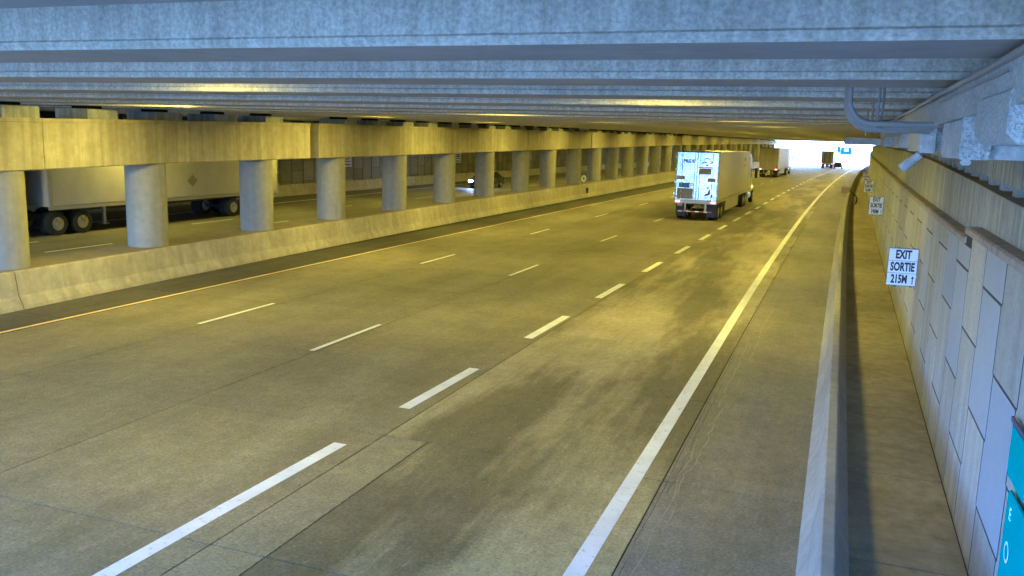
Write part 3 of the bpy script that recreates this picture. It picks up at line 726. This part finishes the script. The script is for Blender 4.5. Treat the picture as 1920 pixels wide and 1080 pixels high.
def tractor(e, y, paint_m, L=16.1):
    """conventional sleeper tractor whose fifth wheel sits under the trailer nose; y = trailer nose"""
    MB().box(-.42,-.25,y-3.2,y+5.3,.62,.90).box(.25,.42,y-3.2,y+5.3,.62,.90).build('chassis_frame', M['frame_dark'], e)
    for a in (y-2.3, y-1.0):
        for sx in (-1, 1): wheel(e, sx*1.08, a); wheel(e, sx*.76, a)
    for sx in (-1, 1): wheel(e, sx*1.05, y+4.55)
    pf = [(y+.55,1.0),(y+.55,3.75),(y+.9,4.0),(y+1.9,4.02),(y+2.75,3.55),(y+3.15,2.9),(y+3.5,2.15),(y+3.5,1.0)]
    cab = MB().prism(pf, -1.18, 1.18, 'x').build('cab', paint_m, e)
    MB().prism([(y+3.48,1.0),(y+3.48,2.12),(y+4.6,1.92),(y+5.35,1.62),(y+5.5,1.1),(y+5.5,.75),(y+5.1,.75),(y+5.05,.95),(y+4.05,.95),(y+4.0,.75),(y+3.48,.75)], -1.02, 1.02, 'x').build('hood', paint_m, e)
    MB().box(-1.20,1.20,y+5.35,y+5.62,.35,.74).build('bumper', M['chrome'], e)
    for sx in (-1, 1):
        MB().prism([(y+2.35,2.15),(y+2.35,2.85),(y+2.95,2.85),(y+3.25,2.15)], sx*1.185-.006, sx*1.185+.006, 'x').build('side_window', M['glass'], cab)
        MB().box(sx*1.19-.005, sx*1.19+.005, y+2.25, y+2.27, 1.1, 3.0).build('door_seam', M['frame_dark'], cab)
        MB().rbox(sx*1.50-.10, sx*1.50+.10, y+3.15, y+3.27, 2.05, 2.85, .04, 'y').build('mirror', M['frame_dark'], cab)
        MB().box(min(sx*1.18, sx*1.5), max(sx*1.18, sx*1.5), y+3.18, y+3.22, 2.72, 2.76).build('mirror_arm', M['frame_dark'], cab)
        MB().cyl((sx*.98, .72), .30, y+.9, y+2.5, 'y', 16).build('fuel_tank', M['chrome'], e)
        MB().rbox(sx*.97-.14, sx*.97+.14, y+5.30, y+5.52, 1.05, 1.35, .04, 'y').build('headlight', M['reflect_w'], e)
        MB().prism([(y+3.75,.95),(y+3.95,1.22),(y+4.55,1.32),(y+5.1,1.2),(y+5.3,.95),(y+5.1,.95),(y+4.95,1.08),(y+4.15,1.08),(y+4.0,.95)], sx*1.02-.16, sx*1.02+.16, 'x').build('fender', paint_m, e)
    MB().box(-1.0,1.0,y+3.22,y+3.30,2.2,2.85).build('windscreen', M['glass'], cab)

# nearest truck ahead
T1 = empty('trailer_truck', P(-8.42, 53.6, 0), head(54), 'white semi trailer with shiny rear doors lettered PRIDE, driving away in middle lane', 'truck')
trailer(T1, M['trailer_white'], M['stainless'])
tractor(T1, 16.9, M['cab_white'])
def rear_plate(name, x0, x1, z0, z1, mat, y=-.012): return MB().box(x0, x1, y, .0, z0, z1).build(name, mat, T1)
put_text('lettering', 'PRIDE', .27, M['sign_ink'], T1, (-.52, -.006, 3.62), 0, 1.0, .012)
# flowing animal-head emblem in dark strokes beside the lettering
em = MB()
def blob(pts): em.prism(pts, -.010, -.004, 'y')
blob([(.20,3.50),(.30,3.60),(.46,3.63),(.60,3.56),(.56,3.49),(.44,3.56),(.32,3.53),(.24,3.44)])
blob([(.34,3.74),(.44,3.82),(.62,3.84),(.74,3.78),(.70,3.74),(.60,3.78),(.48,3.76)])
blob([(.66,3.72),(.78,3.70),(.90,3.62),(.92,3.54),(.84,3.50),(.74,3.52),(.70,3.56),(.82,3.57),(.80,3.63),(.70,3.66)])
blob([(.52,3.48),(.60,3.44),(.68,3.46),(.62,3.36),(.54,3.34)])
blob([(.24,3.64),(.34,3.68),(.50,3.69),(.48,3.66),(.34,3.645)])
em.build('emblem', M['sign_ink'], T1)
rear_plate('grey_plate', .11, .85, 2.84, 3.20, M['grey_patch'], -.05)
rear_plate('plate_label', .08, .88, 3.22, 3.32, M['sign_white'], -.008)
rear_plate('grey_plate', -1.2, -.73, 2.50, 2.73, M['grey_patch'], -.05)
rear_plate('grey_plate', .67, 1.14, 2.40, 2.63, M['grey_patch'], -.05)
rear_plate('blue_plate', -1.08, -.42, 2.00, 2.32, M['blue_patch'])
rear_plate('white_plate', -.41, -.20, 2.08, 2.32, M['sign_white'])
rear_plate('dirty_reflection', -1.17, -.20, 1.32, 1.96, M['grey_patch'], -.008)  # dirt and a dull reflection on the door, painted as a flat grey area
for x, z, w_, h_ in [(.78,1.78,.16,.42),(.62,1.62,.22,.20),(.95,1.55,.14,.22),(.70,2.06,.10,.26),(.52,1.42,.20,.10)]:
    MB().prism([(x-w_/2,z-h_/2),(x+w_/2,z-h_/2+.06),(x+w_/2-.03,z+h_/2),(x-w_/2+.05,z+h_/2-.05)], -.008, -.002, 'y').build('dark_reflection', M['blue_board'], T1)  # dark reflections in the shiny door, painted as flat shapes
rear_plate('licence_plate', -1.10, -.78, .86, 1.04, M['grey_patch'], -.04)
for z, t, sz in [(3.62,'PRIDE',.34),(3.18,'PRIDE',.22)]:
    o = put_text('side_lettering', t, sz, M['grey_patch'], T1, (1.303, 13.6, z), R(90), 1.0, .008)
# second truck
T2 = empty('trailer_truck', P(-12.35, 137, 0), head(137), 'beige box trailer seen from behind near the bright tunnel exit', 'truck'); T2.scale = (1.05,1.05,1.05)
trailer(T2, M['trailer_white'], M['trailer_beige'], L=16.1)
tractor(T2, 16.9, M['cab_white'])
# third truck, leaving the tunnel
T3 = empty('trailer_truck', P(-8.45, 214, 0), head(214), 'dark box trailer silhouetted against the bright tunnel exit', 'truck'); T3.scale = (.98,.98,.92)
trailer(T3, M['trailer_grey'], M['trailer_grey'])
tractor(T3, 16.9, M['cab_navy'])
# oncoming truck on the other carriageway
T4 = empty('trailer_truck', P(-32.5, 42.9, 0), head(35)+math.pi, 'white box trailer with dark navy tractor on the opposite carriageway at left', 'truck')
trailer(T4, M['trailer_dull'], M['trailer_beige'], L=15.7, skirt=False, axles=(2.4, 3.9))
tractor(T4, 16.3, M['cab_navy'], L=15.7)
MB().box(-1.215,-1.185,16.95,18.15,1.85,2.95).build('fairing_panel', M['trailer_beige'], T4)
MB().box(-1.222,-1.214,17.3,17.8,2.05,2.35).build('vent', M['frame_dark'], T4)
MB().prism([(7.1,1.78),(7.45,2.08),(7.1,2.38),(6.75,2.08)], -1.318, -1.302, 'x').build('placard', M['placard'], T4)
MB().box(-1.32,-1.24,15.55,15.75,1.1,4.2).build('nose_post', M['rail'], T4)
def car(name, loc, rz, lab, lights=False):
    e = empty(name, loc, rz, lab, 'car')
    body = [(-2.25,.35),(-2.28,.75),(-2.15,.95),(-1.4,1.0),(.9,.98),(1.9,.82),(2.25,.62),(2.28,.35),(1.85,.28),(1.75,.52),(1.4,.64),(1.05,.52),(.95,.28),(-.95,.28),(-1.05,.52),(-1.4,.64),(-1.75,.52),(-1.85,.28)]
    MB().prism(body, -.90, .90, 'x').build('body', M['car_dark'], e)
    m = MB(); lo = [(-1.75,.99),(.95,.97)]; hi = [(-1.15,1.45),(.15,1.46)]
    vs = [(x, y, z) for x in (-.86,.86) for y, z in lo] + [(x, y, z) for x in (-.66,.66) for y, z in hi]
    m.add(vs, [(0,1,5,4),(2,6,7,3),(0,4,6,2),(1,3,7,5),(4,5,7,6)]); m.build('cabin_glass', M['glass'], e)
    MB().box(-.66,.66,-1.14,.14,1.455,1.48).build('roof', M['car_dark'], e)
    for sx in (-1, 1):
        for y in (-1.4, 1.4): wheel(e, sx*.80, y, .33, .22)
        MB().rbox(sx*.66-.17, sx*.66+.17, 2.16, 2.27, .60, .74, .03, 'y').build('headlight', M['headlight'] if lights else M['reflect_w'], e)
        MB().rbox(sx*.66-.17, sx*.66+.17, -2.30, -2.2, .68, .84, .03, 'y').build('tail_light', M['lamp_red'], e)
        MB().box(sx*.98-.08, sx*.98+.08, .55, .68, .95, 1.08).build('mirror', M['car_dark'], e)
        MB().box(sx*.905-.004, sx*.905+.004, -.1, .1, .82, .86).build('door_handle', M['chrome'], e)
    return e
car('oncoming_car', P(-32.0, 76.2, 0), head(76)+math.pi, 'dark car with lit headlight passing behind the columns on the far side', True)
car('leading_car', P(-5.9, 214, 0), head(214), 'dark car beside the last truck at the bright exit')

# ------------------------------------------------------------------ outside both portals
for a, b, nm in [(-180, S0-.4, 'behind the camera'), (S1+.6, 420, 'beyond the bright exit')]:
    sd = 'leading into the tunnel' if a < 0 else 'beyond the tunnel exit'
    tag(sweep('approach_wall', lambda s: [(2.2,-.05),(2.2,3.8),(2.7,3.8),(2.7,-.05)], srange(a, b, 8), M['wall_far']), f'pale concrete retaining wall on the right {sd}', 'wall')
    tag(sweep('approach_wall', lambda s: [(-41.6,-.05),(-41.6,3.8),(-42.1,3.8),(-42.1,-.05)], srange(a, b, 8), M['wall_far']), f'pale concrete retaining wall on the far left {sd}', 'wall')
gs = empty('road_sign', P(-6.9, 252, 0), head(252), 'blue roadside sign board on posts outside the tunnel exit', 'sign')
MB().rbox(-1.1,1.7,0,.08,3.1,5.05,.06,'y').build('board', M['blue_board'], gs)
MB().rbox(-1.95,-1.15,0,.08,3.5,5.2,.06,'y').build('side_board', M['blue_board'], gs)
MB().box(-.2,.9,-.01,0,3.9,4.6).build('board_mark', M['reflect_w'], gs)
for x in (-1.4, 1.2): MB().cyl((x,.12),.08,0,3.6,'z',8).build('post', M['steel'], gs)
